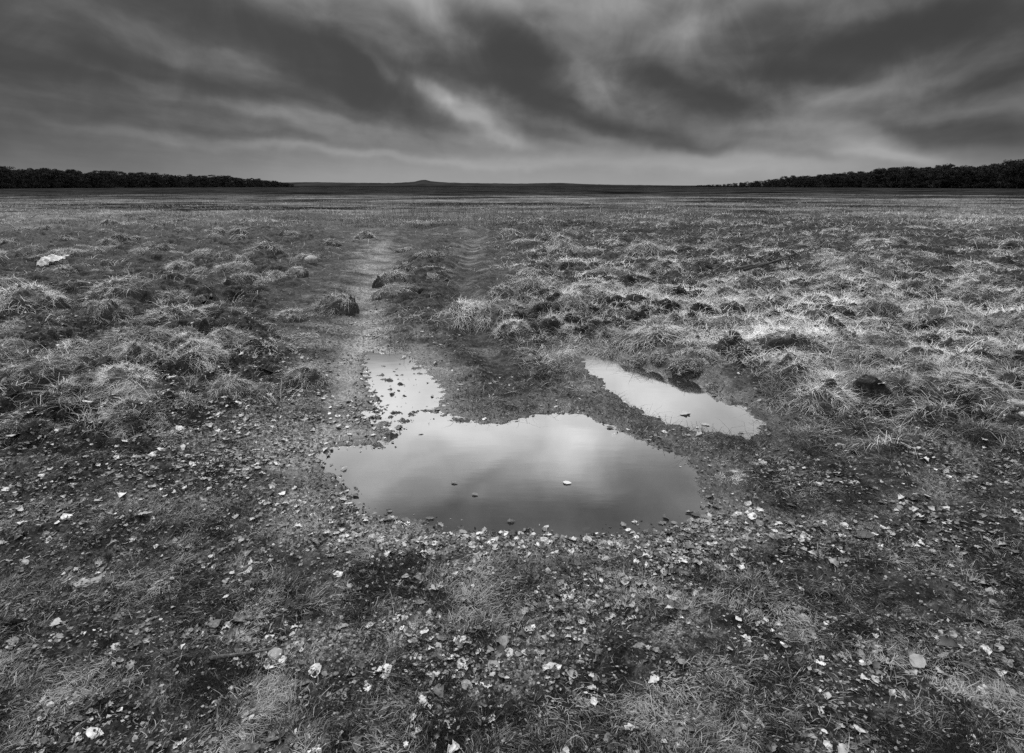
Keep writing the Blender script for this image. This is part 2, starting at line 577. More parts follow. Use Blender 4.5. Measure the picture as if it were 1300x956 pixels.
gx, gy, px, py = scatter_view(330000, -80, 1380, 272, 580, mid_dens)
h, _, _, d, R, sh = height(gx, gy, True)
k = (d > .03) & (h > .006)
gx, gy, h, d, px, py = gx[k], gy[k], h[k], d[k], px[k], py[k]
n = len(gx); r = np.hypot(gx, gy)
e = .04
hx = (height(gx + e, gy) - h) / e; hy = (height(gx, gy + e) - h) / e
down = np.arctan2(-hy, -hx)
flow = down + 2.2 * fbm(gx * 2, gy * 2, 2, 96) + rng.normal(size=n) * .7
bright = blobs(px, py, [(1010, 430, 240, 60, .55), (760, 380, 90, 30, .2), (1180, 400, 120, 30, .2), (330, 420, 150, 40, .05), (690, 330, 110, 35, .28), (900, 340, 200, 40, .2), (430, 310, 90, 25, .2), (250, 470, 140, 40, .15)])
tone = np.clip(.16 - .06 * sstep((470 - px) / 120.) + bright + .95 * fbm(gx * 1.1, gy * 1.6, 4, 93) + .22 * rng.normal(size=n), 0, 1) ** 1.2
bare = (hy > .18 + .35 * rng.uniform(size=n))          # earth faces of the humps stay bare
hole = fbm(gx * 2.6, gy * 3.4, 4, 95, .6) + .10 * rng.normal(size=n) - .35 * blobs(px, py, [(1010, 430, 230, 60, 1)]) * -1
bare |= hole < -.13 + .24 * sstep((640 - px) / 160.)
bare |= (np.exp(-(((px - 875) / 90.) ** 2 + ((py - 476 - (px - 870) * .33) / 16.) ** 2)) > .35)
tone = np.clip(tone + 1.1 * (h - .12), 0, 1)
gx, gy, h, r, flow, tone, px, py = [v[~bare] for v in (gx, gy, h, r, flow, tone, px, py)]; n = len(gx)
L = rng.uniform(.04, .13, n) * rng.choice([1, 1, 1, 1.8], n) * (1 + r / 22)
blade_obj('rough_grass', np.stack([gx, gy, h - .003], 1), flow, L, rng.uniform(.0014, .0026, n) * (1 + np.maximum(r - 4, 0) / 5.),
          rng.uniform(.05, .9, n), rng.uniform(.8, 2.0, n), tone, M_BLEACH, 'bleached bent grass covering the rough turf beside the track', 3)


# C. far field grass
def far_dens(px, py):
    gx, gy = to_ground(px, py)
    n = fbm(gx * .2, gy * .25, 5, 83, .6)
    return np.clip(sstep(.55 + 1.4 * n), 0, 1)


gx, gy, px, py = scatter_view(90000, -80, 1380, 246, 292, far_dens)
h = height(gx, gy); n = len(gx); r = np.hypot(gx, gy)
tone = np.clip(.30 + .9 * fbm(gx * .25, gy * .3, 4, 94, .6) + .18 * rng.normal(size=n), 0, 1) ** 1.3 * np.clip(1.3 - r / 85, .0, 1)
blade_obj('field_grass', np.stack([gx, gy, h - .01], 1), rng.uniform(0, 6.28, n), rng.uniform(.08, .26, n), .004 + r * .00035,
          rng.uniform(.3, 1.2, n), rng.uniform(.5, 1.8, n), tone, M_BLEACH, 'low pale grass over the open field before the horizon', 2)

# D. upright weed stalks standing in the middle distance
def stalk_dens(px, py):
    return np.clip(blobs(px, py, [(520, 278, 55, 9, .8), (640, 280, 60, 9, .5), (800, 268, 90, 8, .35), (480, 262, 120, 5, .3), (1060, 262, 140, 6, .25), (200, 258, 120, 5, .12), (1200, 262, 80, 5, .15)]), 0, 1)


gx, gy, px, py = scatter_view(3600, 60, 1290, 248, 294, stalk_dens)
h = height(gx, gy); n = len(gx); r = np.hypot(gx, gy)
hh = rng.uniform(.18, .62, n) * np.where(rng.uniform(size=n) < .12, 1.35, 1)
blade_obj('weeds', np.stack([gx, gy, h - .01], 1), rng.uniform(0, 6.28, n), hh, .003 + r * .00022, rng.uniform(1.15, 1.55, n), rng.uniform(-.1, .5, n),
          rng.uniform(0, 1, n) ** 1.5, M_STALK, 'thin dry weed stalks standing up in the middle of the field', 3)


# ------------------------------------------------------------------ grass tussocks as things
def ico(sub):
    import bmesh
    bm = bmesh.new(); bmesh.ops.create_icosphere(bm, subdivisions=sub, radius=1)
    V = np.array([v.co[:] for v in bm.verts]); Fc = np.array([[v.index for v in f.verts] for f in bm.faces]); bm.free()
    return V, Fc


ICO3 = ico(4); ICO2 = ico(3); ICO1 = ico(2)


def n3(V, s, seed):
    return perlin(V[:, 0] * s + V[:, 2] * 1.7 * s, V[:, 1] * s - V[:, 2] * 1.3 * s, seed)


def lump(name, seed, flat=.6, amp=.28, base=ICO3):
    V, Fc = base; V = V.copy()
    k = 1 + amp * np.abs(n3(V, 1.6, seed)) * 2 + amp * .5 * np.abs(n3(V, 4, seed + 1)) * 2 + amp * .25 * n3(V, 9, seed + 2)
    V = V * k[:, None] * .8
    V[:, 2] *= flat
    V[:, 2] = np.where(V[:, 2] < 0, V[:, 2] * .45, V[:, 2])
    return V, Fc


def hump_field(i, nb, sharp):
    r = random.Random(300 + i)
    B = [(0, 0, .9, .46)] + [(r.uniform(-.42, .42), r.uniform(-.4, .4), r.uniform(.3, .5), r.uniform(.25, .52)) for _ in range(nb)]
    def f(x, y):
        z = np.zeros_like(x) - .3
        xx = x + .16 * perlin(x * 3 + i, y * 3, 300 + i); yy = y + .16 * perlin(x * 3, y * 3 + i, 310 + i)
        for (a, b, q, hh) in B:
            d2 = ((xx - a) ** 2 + (yy - b) ** 2) / q ** 2
            z = np.maximum(z, hh * (.4 * np.sqrt(np.clip(1.12 - d2, 0, 2)) + .6 * np.clip(1.12 - d2, 0, 2)) - .3 * sstep((d2 - .7) / 1.1))
        z = z - .8 * sstep((np.hypot(x, y) - .95) / .35) * (z + .3)
        return z * (1 + .3 * fbm(x * 2.5, y * 2.5, 3, 320 + i)) + .10 * np.abs(fbm(x * 6, y * 6, 3, 330 + i)) * sharp + .02 * perlin(x * 22, y * 22, 5) * sharp
    return f


def hump_mesh(name, f, m=M_SOIL, N=70, R=1.35):
    g = np.linspace(-R, R, N); X, Y = np.meshgrid(g, g); X = X.ravel(); Y = Y.ravel()
    Z = f(X, Y)
    a = (np.arange(N - 1)[:, None] * N + np.arange(N - 1)[None, :]).ravel()
    q = np.stack([a, a + 1, a + N + 1, a + N], 1)
    keep = (Z[q].max(1) > -.27)
    q = q[keep]
    u, inv = np.unique(q.ravel(), return_inverse=True)
    Z = np.where(Z < -.2, -.5, Z)
    V = np.stack([X, Y, Z], 1)[u]
    return new_mesh(name, V, inv, [4] * len(q), True, [m])


def tussock_variant(i):
    f = hump_field(i, 4, 1.0)
    mound = hump_mesh('soil_mound', f)
    n = 8000
    a = rng.uniform(-1.15, 1.15, n); b = rng.uniform(-1.15, 1.15, n)
    z = f(a, b); e = .05
    gx_ = (f(a + e, b) - z) / e; gy_ = (f(a, b + e) - z) / e
    patch = fbm(a * 2.2 + 7 * i, b * 2.2, 3, 340 + i)
    bare = (gy_ > .30 + .5 * rng.uniform(size=n)) | (patch < (-.16 if i < 8 else -.04) + .1 * rng.normal(size=n)) | (z < .0)
    a, b, z, gx_, gy_, patch = [v[~bare] for v in (a, b, z, gx_, gy_, patch)]; n = len(a)
    swirl = 3.2 * fbm(a * 1.6 + 3 * i, b * 1.6, 2, 350 + i)
    head = np.arctan2(-gy_, -gx_) + swirl * .6 + rng.normal(size=n) * .5
    slope = np.hypot(gx_, gy_)
    tone = np.clip((.48 if i < 8 else .30) + .7 * patch + .55 * (z - .3) + .24 * rng.normal(size=n), 0, 1)
    V, Fc, T, m = blade_arrays(np.stack([a, b, z - .01], 1), head, rng.uniform(.12, .42, n) * rng.choice([1, 1, 1, 1.9], n), rng.uniform(.005, .011, n),
                               rng.uniform(-.3, .9, n) - np.arctan(slope) * .5, rng.uniform(.2, 1.8, n), 3, .45)
    V[:, 2] = np.maximum(V[:, 2], -.22)
    bl = new_mesh('grass_blades', V, Fc, T, True, [M_BLEACH], {'tint': np.repeat(tone, m)})
    return mound, bl


def clod_variant(i):
    f0 = hump_field(50 + i, 7, 1.9)
    f = lambda x, y: np.where(f0(x, y) > .2, .2 + .30 * np.tanh((f0(x, y) - .2) / .34), f0(x, y))
    body = hump_mesh('turf_lump', f, N=64)
    n = 1400
    a = rng.uniform(-1.1, 1.1, n); b = rng.uniform(-1.1, 1.1, n); z = f(a, b)
    patch = fbm(a * 2 + 3 * i, b * 2, 2, 360 + i)
    k = (z > -.08) & (patch > -.25)
    a, b, z = a[k], b[k], z[k]; n = len(a)
    tone = np.clip(.30 + .28 * rng.normal(size=n), 0, 1)
    V, Fc, T, m = blade_arrays(np.stack([a, b, z], 1), np.arctan2(b, a) + rng.normal(size=n) * .9, rng.uniform(.1, .45, n), rng.uniform(.014, .03, n), rng.uniform(-.3, .8, n), rng.uniform(.3, 1.8, n), 3, .4)
    fr = new_mesh('grass_fringe', V, Fc, T, True, [M_BLEACH], {'tint': np.repeat(tone, m)})
    return body, fr


TUS = [tussock_variant(i) for i in range(14)]
CLOD = [clod_variant(i) for i in range(12)]


def place_pair(kind, var, x, y, s, rz, label, cat, group=None, zs=1.0, sink=.0, parts=('soil_mound', 'grass_blades')):
    o = bpy.data.objects.new(kind, None); COL.objects.link(o); o.empty_display_size = .1
    z = float(height(np.array([x]), np.array([y]))[0])
    e = max(s, .05) * .9
    zz = height(np.array([x + e, x - e, x, x]), np.array([y, y, y + e, y - e]))
    nrm_ = Vector((-(zz[0] - zz[1]) / (2 * e), -(zz[2] - zz[3]) / (2 * e), 1)).normalized()
    z = min(z, float(zz.mean()))
    o.location = (x, y, z - sink * s)
    o.rotation_euler = (nrm_.to_track_quat('Z', 'Y') @ Euler((0, 0, rz)).to_quaternion()).to_euler()
    o.scale = (s * random.uniform(.8, 1.5), s * random.uniform(.8, 1.15), s * zs)
    for nm, me in zip(parts, var):
        c = bpy.data.objects.new(nm, me); COL.objects.link(c); c.parent = o
    tag(o, label, cat, group)
    return o


def pix_scale(px, py):
    x, y = to_ground(px, py)
    return F / (y * CP + CAM_H * SP)       # pixels per metre there


# picked out one by one: px, py of the foot, half width in px
SPECIAL_T = [
    (42, 402, 62, .75, 'big round tussock with a dark hollow below the white scrap'),
    (258, 478, 44, .8, 'shaggy pale tussock standing nearest the track on its left side'),
    (190, 470, 34, .9, 'bright strawy tussock with a black cavity, just left of the shaggy one by the track'),
    (105, 470, 34, .7, 'dark-faced tussock at the edge of the pale leaf litter left of the track'),
    (745, 385, 40, .7, 'ring-shaped pale tussock standing apart right of the wheel rut'),
    (870, 450, 46, .35, 'wide drooping tussock directly above the small puddle bank'),
    (1030, 480, 44, .6, 'dark-faced tussock on the slope right of the small puddle bank'),
    (1180, 412, 44, .7, 'spiky white tussock with long straws sticking out to both sides'),
    (1275, 420, 34, .8, 'dark tussock with a pale crest at the edge of view beside the spiky white one'),
    (1225, 470, 52, .55, 'broad flat tussock of fine white straw in front of the spiky one'),
    (1085, 455, 44, .5, 'low domed tussock behind the upright dark twig'),
    (930, 610, 34, .4, 'low dark tussock on the right end of the big puddle'),
]
for i, (a, b, w, zs, lab) in enumerate(SPECIAL_T):
    x, y = to_ground(a, b); s = w / pix_scale(a, b) * .78; zs = min(1.15, zs * 1.35)
    place_pair('grass_tussock', TUS[i % 14], float(x), float(y), float(s), random.uniform(-.5, .5), lab, 'grass tussock', zs=zs * 1.15, sink=.10)


def region(px, py):
    if py < 300: return 'far'
    if px < 420: return 'left_back' if py < 380 else 'left'
    if px < 640: return 'mid'
    if py < 370: return 'right_back'
    return 'right' if px < 1000 else 'right_edge'


TL = {'far': ('small pale tussock at the far edge of the rough turf, close to the weed stalks', 'tussocks at the far edge of the rough turf'),
      'left_back': ('mid-sized grass tussock left of the track, level with or beyond the white scrap', 'tussocks left of the track around the white scrap'),
      'left': ('bent-over grass tussock left of the track, nearer than the white scrap', 'tussocks on the near left rough turf'),
      'mid': ('low grass tussock on the strip between the two wheel ruts', 'tussocks between the wheel ruts'),
      'right_back': ('pale tousled tussock in the back half of the turf right of the ruts', 'tussocks in the back half of the right rough turf'),
      'right': ('bleached tussock in the pale grass just behind the small puddle', 'tussocks behind the small puddle'),
      'right_edge': ('bleached tussock in the pale grass well right of the small puddle', 'tussocks well right of the small puddle')}
CLL = {'far': ('tiny dark turf clod at the far end of the churned ground', 'clods at the far end of the churned ground'),
       'left_back': ('dark turned-up turf clod among tussocks near the white scrap', 'clods around the white scrap'),
       'left': ('dark turned-up turf clod left of the track, nearer than the white scrap', 'clods on the near left rough turf'),
       'mid': ('muddy turf clod kicked up between the two wheel ruts', 'clods between the wheel ruts'),
       'right_back': ('dark turf clod among tousled grass in the back right turf', 'clods in the back right turf'),
       'right': ('dark turf clod showing through pale grass above the small puddle', 'clods above the small puddle'),
       'right_edge': ('dark turf clod in pale grass well right of the small puddle', 'clods well right of the small puddle')}


def spread(n, dens, y0, y1, mind):
    pts = []; tries = 0
    while len(pts) < n and tries < 60000:
        tries += 1
        a = random.uniform(-60, 1360); b = y0 + (y1 - y0) * random.random() ** 1.25
        if random.random() > float(dens(np.array([a]), np.array([b]))[0]): continue
        q = mind * (b - 236) / 100.
        if any(abs(a - p[0]) < q * 1.6 and abs(b - p[1]) < q * .6 for p in pts): continue
        x, y = to_ground(a, b)
        if y < 9:
            if min(sdist(np.array([x]), np.array([y]), BIG_M)[0], sdist(np.array([x]), np.array([y]), SML_M)[0]) < .38: continue
        pts.append((a, b))
    return pts


def t_dens(px, py):
    R = rough(px, py)
    return np.clip(R * (.5 + .5 * (px > 620)) * sstep((545 - py) / 60.), 0, 1)


def c_dens(px, py):
    R = rough(px, py)
    return np.clip(R * (1 - .7 * (px > 640)) * sstep((600 - py) / 60.), 0, 1)


for i, (a, b) in enumerate(spread(250, t_dens, 284, 540, 10)):
    x, y = to_ground(a, b)
    s = random.uniform(.17, .40) * (1.0 if b < 420 else .8)
    lab, grp = TL[region(a, b)]
    v_ = TUS[8 + i % 6] if (a < 640 and i % 4) else TUS[i % 14]
    place_pair('grass_tussock', v_, float(x), float(y), s, random.gauss(0, .9), lab, 'grass tussock', grp, random.uniform(.8, 1.4), .10)
for i, (a, b) in enumerate(spread(270, c_dens, 282, 590, 8)):
    x, y = to_ground(a, b)
    s = random.uniform(.09, .20) * random.choice([1, 1, 1.25]) * (1 if b < 470 else .6) * (1.2 if b < 330 else 1)
    lab, grp = CLL[region(a, b)]
    place_pair('turf_clod', CLOD[i % 12], float(x), float(y), s, random.uniform(0, 6.28), lab, 'turf clod', grp, random.uniform(.5, .85), .10, ('turf_lump', 'grass_fringe'))
# clods along the bank that hangs over the small puddle
for i, (a, b, w) in enumerate([(812, 462, 13), (838, 466, 15), (862, 473, 16), (886, 479, 12), (905, 494, 9)]):
    x, y = to_ground(a, b); s = w / pix_scale(a, b)
    place_pair('turf_clod', CLOD[i], float(x), float(y), float(s), i * 1.3, 'black earth clod hanging on the bank over the small puddle', 'turf clod', 'clods on the bank over the small puddle', .9, .1, ('turf_lump', 'grass_fringe'))
for i, (a, b, w, lab) in enumerate([(507, 496, 5, 'dark stone-like clod sitting in the shallow arm of the big puddle'), (537, 512, 3.5, 'small dark clod in the shallow arm beside the peninsula'),
                                    (523, 522, 4.5, 'flat muddy clod near the mouth of the shallow arm'), (656, 536, 4, 'little mud clod off the tip of the peninsula'), (537, 552, 5, 'low mud islet in the middle of the left water'), (687, 520, 5, 'dark clod on the rim between the two puddles')]):
    x, y = to_ground(a, b); s = .75 * w / pix_scale(a, b)
    o = place_pair('mud_clod', CLOD[i + 3][:1], float(x), float(y), float(s), i * 2.1, lab, 'mud clod', None, .7, 0, ('turf_lump',))
    o.location.z = -.006; o.scale.x *= 1.3

# ------------------------------------------------------------------ leaves
def leaf_mesh(i):
    """flat leaf outline on a small grid, bent along and across; every variant has its own edge"""
    r = random.Random(50 + i)
    lobed = i % 2 == 0
    nu, nv = 11, 4
    V = []; 
    for a in range(nu + 1):
        t = a / nu
        w = (math.sin(math.pi * t ** .8) ** .8) * .36
        if lobed: w *= 1 - .33 * (math.cos(t * 9 * math.pi / 1.6 + i) > .1)
        w = max(w * r.uniform(.85, 1.12), .012)
        for b in range(-nv, nv + 1):
            s = b / nv
            V.append([t - .5, s * w, 0])
    V = np.array(V)
    cu, cv = r.uniform(-.6, .6), r.uniform(-.6, 1.3)
    V[:, 2] = cu * V[:, 0] ** 2 + cv * V[:, 1] ** 2 * 1.3 + .12 * np.array(perlin(V[:, 0] * 3 + i, V[:, 1] * 3, 7)) + .03 * perlin(V[:, 0] * 9 + i, V[:, 1] * 9, 8)
    V[:, 1] += .15 * r.uniform(-1, 1) * V[:, 0] ** 2
    # stalk
    Fc = []
    m = 2 * nv + 1
    for a in range(nu):
        for b in range(m - 1):
            Fc.append([a * m + b, (a + 1) * m + b, (a + 1) * m + b + 1, a * m + b + 1])
    k = len(V)
    V = np.vstack([V, [[-.5, -.012, V[nv, 2]], [-.5, .012, V[nv, 2]], [-.78, .02, V[nv, 2] + .05], [-.78, .0, V[nv, 2] + .05]]])
    Fc.append([k, k + 1, k + 2, k + 3])
    V[:, 2] -= np.percentile(V[:, 2], 25)
    return V, np.array(Fc)


LV = [leaf_mesh(i) for i in range(12)]
LME = []
for V, Fc in LV:
    me = new_mesh('fallen_leaf', V, Fc.ravel(), [4] * len(Fc), True, [M_LEAF], {'tint': np.zeros(len(V))}); LME.append(me)


def leaf_dens(px, py):  # thick where the wind has packed them
    gx, gy = to_ground(px, py)
    c = sstep(.30 + 1.9 * fbm(gx * 2.2, gy * 2.8, 4, 101, .6))
    c = np.maximum(c, np.clip(blobs(px, py, [(650, 690, 260, 18, .9), (440, 650, 40, 35, .8), (890, 680, 60, 40, .7), (310, 530, 200, 60, .45), (140, 600, 160, 60, .3)]), 0, 1))
    b = blobs(px, py, [(650, 692, 260, 16, .8), (440, 655, 40, 30, .8), (890, 690, 80, 40, .8), (310, 560, 150, 60, .6), (300, 490, 120, 40, .9), (250, 520, 200, 60, .8), (120, 600, 160, 60, .4), (200, 640, 200, 70, .3),
                       (1240, 590, 70, 50, .8), (930, 560, 60, 20, .4), (890, 650, 25, 40, .8), (430, 800, 170, 60, .4), (780, 770, 130, 60, .45), (1050, 700, 130, 60, .4), (470, 440, 30, 50, .5), (465, 395, 40, 40, .4), (800, 430, 200, 20, .25), (1050, 570, 120, 60, .3)])
    return np.clip((.13 + b) * (.03 + .97 * c) / 1.3, 0, 1)


NL = 7800
gx, gy, px, py = scatter_view(NL, -60, 1360, 385, 985, leaf_dens)
h, _, _, d, R, sh = height(gx, gy, True)
keep = (h > -.03) & ((d > -.12) | (rng.uniform(size=len(gx)) < .08))
gx, gy, h, d, px, py = [v[keep] for v in (gx, gy, h, d, px, py)]
size = rng.uniform(.012, .042, len(gx)) * rng.choice([.45, .7, 1, 1.1, 1.5], len(gx)) * np.where(py < 560, 1.1, 1)
z = np.where(h < 0, np.where(rng.uniform(size=len(gx)) < .5, .002, h + .004), h + .001)
app = size * F / (gy * CP + CAM_H * SP)
order = np.argsort(-app * (.8 + .4 * rng.uniform(size=len(gx))))
inframe = (px > 0) & (px < 1300) & (py < 950)
single = [i for i in order if inframe[i]][:262]
sset = set(int(i) for i in single)

LFL = {'shore': ('pale curled leaf in the litter along the near shore of the puddle', 'leaves along the near shore of the big puddle'),
       'left': ('dry leaf lying on the trodden grass left of the big puddle', 'leaves on the trodden ground left of the big puddle'),
       'right': ('dry leaf lying on the dark turf right of the big puddle', 'leaves on the turf right of the big puddle'),
       'front': ('dry leaf on the mud and moss in front of the puddle and its litter', 'leaves on the mud in front of the puddle')}


def leaf_region(a, b, dd):
    if 430 < a < 920 and 640 < b < 725: return 'shore'
    if b < 700 or a < 250 or a > 1050: return 'left' if a < 650 else 'right'
    return 'front'


def put_leaf(i, x, y, z, s, label, group, rz=None, tilt=.2):
    o = bpy.data.objects.new('fallen_leaf', LME[i % 12]); COL.objects.link(o)
    o.location = (x, y, z); o.scale = (s, s, s)
    o.rotation_euler = (random.gauss(0, tilt), random.gauss(0, tilt), random.uniform(0, 6.28) if rz is None else rz)
    tag(o, label, 'leaf', group)
    return o


for i in single:
    lab, grp = LFL[leaf_region(px[i], py[i], d[i])]
    put_leaf(int(i), float(gx[i]), float(gy[i]), float(z[i]) - .001, float(size[i]), lab, grp)
FLOAT = [(720, 613, 13, 'bright flat leaf floating alone in the middle of the big puddle'), (577, 613, 11, 'pale crumpled leaf floating left of centre in the big puddle'),
         (603, 628, 10, 'small broken leaf floating just nearer than the crumpled one'), (649, 662, 13, 'narrow leaf standing on edge in the dark near water'),
         (810, 656, 13, 'submerged grey leaf showing dimly in the dark water'), (841, 664, 13, 'white leaf floating close to the near right shore'),
         (856, 664, 10, 'smaller round leaf floating beside the white one near the right shore'), (744, 669, 14, 'faint leaf sunk under the near water'),
         (885, 654, 16, 'long white leaf at the right shore of the big puddle'), (497, 658, 14, 'pale oval leaf on the near left water edge'),
         (515, 660, 14, 'second oval leaf of the pair on the near left water edge'), (546, 658, 13, 'oval leaf floating off the near left shore by itself'),
         (587, 676, 16, 'large pale leaf at the waterline, left of the near shore middle'), (673, 678, 18, 'large bright leaf at the waterline of the near shore middle'),
         (775, 543, 12, 'ghostly leaf in shallow water under the strip between the puddles'),
         (860, 478, 6, 'white dot of a leaf lying in the dark bank reflection'), (872, 482, 6, 'second white dot of a leaf in the dark bank reflection'),
         (896, 539, 13, 'pale leaf floating near the lower rim of the small puddle'), (913, 550, 12, 'round pale leaf at the lower rim of the small puddle'),
         (941, 549, 10, 'narrow pale leaf at the right end of the small puddle'), (907, 502, 9, 'pale leaf stuck on the bank edge of the small puddle'),
         (870, 525, 20, 'long thin pale blade floating in the small puddle')]
for q, (a, b, w, lab) in enumerate(FLOAT):
    x, y = to_ground(a, b, .003)
    sunk = 'sub' in lab or 'sunk' in lab
    put_leaf(q * 5 + 1, float(x), float(y), -.006 if sunk else .006, float(w / pix_scale(a, b)) * .85, lab, None, random.uniform(-.6, .6), .04).scale.z *= .35
BIGL = [(122, 745, 33, 'largest pale leaf, lying flat on the grass near the lower left'), (118, 838, 0, ''), (75, 806, 20, 'lone pale leaf near the lower left edge of the mud'),
        (275, 806, 20, 'upturned round leaf in the grass, below the largest pale leaf'), (589, 905, 0, ''), (24, 577, 20, 'white torn leaf among the dark turf at the left edge'),
        (1090, 847, 17, 'bright oval leaf alone on the dark turf, low on the right'), (1160, 858, 24, 'pale curled leaf nearest the lower right corner'), (640, 828, 22, 'broad pale leaf beside a black hollow in the near mud'),
        (1095, 693, 26, 'bright torn leaf in the middle of the dark right-hand turf'), (1200, 838, 28, 'grey lobed leaf pressed into the lower right turf'), (187, 665, 16, 'bright leaf in the grass halfway to the left edge')]
for q, (a, b, w, lab) in enumerate(BIGL):
    if not w: continue
    x, y = to_ground(a, b)
    z0 = float(height(np.array([x]), np.array([y]))[0])
    put_leaf(q * 5 + 2, float(x), float(y), z0 + .012, float(w / pix_scale(a, b)), lab, None, None, .15)

rest = [i for i in range(len(gx)) if i not in sset]
vs = []; fs = []; tn = []; off = 0
for i in rest:
    V, Fc = LV[i % 12]
    M = (Matrix.Translation((gx[i], gy[i], z[i] + .003)) @ Euler((random.gauss(0, .2), random.gauss(0, .2), random.uniform(0, 6.28))).to_matrix().to_4x4())
    M = np.array(M)
    W = (V * size[i]) @ M[:3, :3].T + M[:3, 3]
    vs.append(W); fs.append(Fc + off); off += len(V); tn.append(np.full(len(V), random.random()))
me = new_mesh('fallen_leaves', np.vstack(vs), np.vstack(fs).ravel(), [4] * sum(len(f) for f in fs), True, [M_LEAF], {'tint': np.concatenate(tn)})
tag(link('fallen_leaves', me), 'countless small dry leaves and leaf scraps trodden into the ground', kind='stuff')

# fine litter: crumbs of leaf, straw and grit
def lit_dens(px, py):
    return np.clip(leaf_dens(px, py) * 1.2 + .12, 0, 1)


gx, gy, px, py = scatter_view(52000, -60, 1360, 380, 985, lit_dens)
h, _, _, d, R, sh = height(gx, gy, True)
k = (h > -.004) | ((h > -.03) & (rng.uniform(size=len(h)) < .10))
gx, gy, h = gx[k], gy[k], np.maximum(h[k], .0); n = len(gx); r = np.hypot(gx, gy)
s = rng.uniform(.0025, .009, n) * (.6 + r / 5)
a = rng.uniform(0, 6.28, n); asp = rng.uniform(.3, 1, n)
u = np.stack([np.cos(a), np.sin(a), rng.normal(size=n) * .3], 1) * s[:, None]
v = np.stack([-np.sin(a), np.cos(a), rng.normal(size=n) * .3], 1) * (s * asp)[:, None]
u[h <= 0, 2] *= .1; v[h <= 0, 2] *= .1
b = np.stack([gx, gy, h + .003 + s * .3 * (h > 0)], 1)
V = np.stack([b - u, b - v * .8, b + u * .9, b + v], 1).reshape(-1, 3)
me = new_mesh('leaf_litter', V, np.arange(4 * n), [4] * n, False, [M_GRASS], {'tint': np.repeat(rng.uniform(0, 1, n) ** 2.4, 4)})
tag(link('leaf_litter', me), 'crumbled leaf and straw litter strewn over the mud', kind='stuff')


# ------------------------------------------------------------------ single odd things
def tube(name, pts, r0, r1, m, parent=None, sides=7, seed=0):
    V = []; n = len(pts)
    P = [Vector(p) for p in pts]
    for i, p in enumerate(P):
        t = (P[min(i + 1, n - 1)] - P[max(i - 1, 0)]).normalized()
        a = t.orthogonal().normalized(); b = t.cross(a)
        rr = r0 + (r1 - r0) * i / (n - 1)
        for k in range(sides):
            th = 2 * math.pi * k / sides
            q = rr * (1 + .18 * math.sin(seed + 3 * th + i * 1.7))
            V.append(p + a * math.cos(th) * q + b * math.sin(th) * q)
    V = [tuple(v) for v in V]
    Fc = []
    for i in range(n - 1):
        for k in range(sides):
            Fc.append([i * sides + k, i * sides + (k + 1) % sides, (i + 1) * sides + (k + 1) % sides, (i + 1) * sides + k])
    fl = [x for f in Fc for x in f] + list(range(sides))[::-1] + [(n - 1) * sides + k for k in range(sides)]
    me = new_mesh(name, np.array(V), fl, [4] * len(Fc) + [sides] * 2, True, [m])
    return link(name, me, parent)


def gpt(a, b, up=0.0):
    x, y = to_ground(a, b)
    return (float(x), float(y), float(height(np.array([x]), np.array([y]))[0]) + up)


# white scrap left
def scrap():
    x, y, z = gpt(72, 347)
    s = 1 / pix_scale(72, 347)
    rt = bpy.data.objects.new('scrap', None); COL.objects.link(rt); rt.location = (x, y, z + .20)
    tag(rt, 'crumpled white scrap of sheeting lying on dark tussocks', 'litter')
    def sheet(nm, w, dd, ox, oy, oz, seed, yaw):
        n = 26; g = np.linspace(-1, 1, n)
        X, Y = np.meshgrid(g, g); X = X.ravel(); Y = Y.ravel()
        ex = 1 + .18 * perlin(Y * 3, X * 0 + seed, seed); ey = 1 + .3 * perlin(X * 3, Y * 0 + seed, seed + 1)
        Z = .045 * fbm(X * 1.7, Y * 1.7 + seed, 4, seed) + .03 * np.abs(perlin(X * 4, Y * 2, seed)) + Y * .035
        XX = X * ex * w; YY = Y * ey * dd
        c, s_ = math.cos(yaw), math.sin(yaw)
        V = np.stack([ox + XX * c - YY * s_, oy + XX * s_ + YY * c, oz + Z], 1)
        V2 = V.copy(); V2[:, 2] -= .004
        q = []
        for i in range(n - 1):
            for j in range(n - 1):
                a = i * n + j; q.append([a, a + 1, a + n + 1, a + n])
        q2 = [[b + n * n for b in f[::-1]] for f in q]
        me = new_mesh(nm, np.vstack([V, V2]), np.array(q + q2).ravel(), [4] * (2 * len(q)), True, [M_RAG])
        link(nm, me, rt)
    sheet('main_sheet', 14 * s, .15, 0, 0, .03, 3, -.15)
    sheet('torn_flap', 6 * s, .05, 3 * s, -.32, -.02, 9, .4)


scrap()


def stone(a, b, wpx, zs, seed, lab):
    x, y, z = gpt(a, b); s = wpx / pix_scale(a, b)
    V, Fc = ICO3; V = V.copy()
    V = V * (1 + .16 * n3(V, 1.5, seed) + .04 * n3(V, 5, seed))[:, None]
    V = np.sign(V) * np.abs(V) ** .8
    V[:, 0] *= s; V[:, 1] *= s * .8; V[:, 2] *= s * zs
    me = new_mesh('stone', V, Fc.ravel(), [3] * len(Fc), True, [M_STONE])
    o = link('stone', me); o.location = (x, y, z + s * zs * .5); o.rotation_euler = (.1, -.08, seed)
    tag(o, lab, 'stone')


stone(1290, 544, 15, .28, 3, 'flat pale stone at the lower end of the long straw')
stone(1297, 557, 9, .4, 5, 'smaller pale stone just under the flat one')
stone(396, 343, 8, .75, 7, 'round pale stone on the left verge of the track')
stone(324, 461, 4, .7, 9, 'small pale pebble by the near left tussocks')

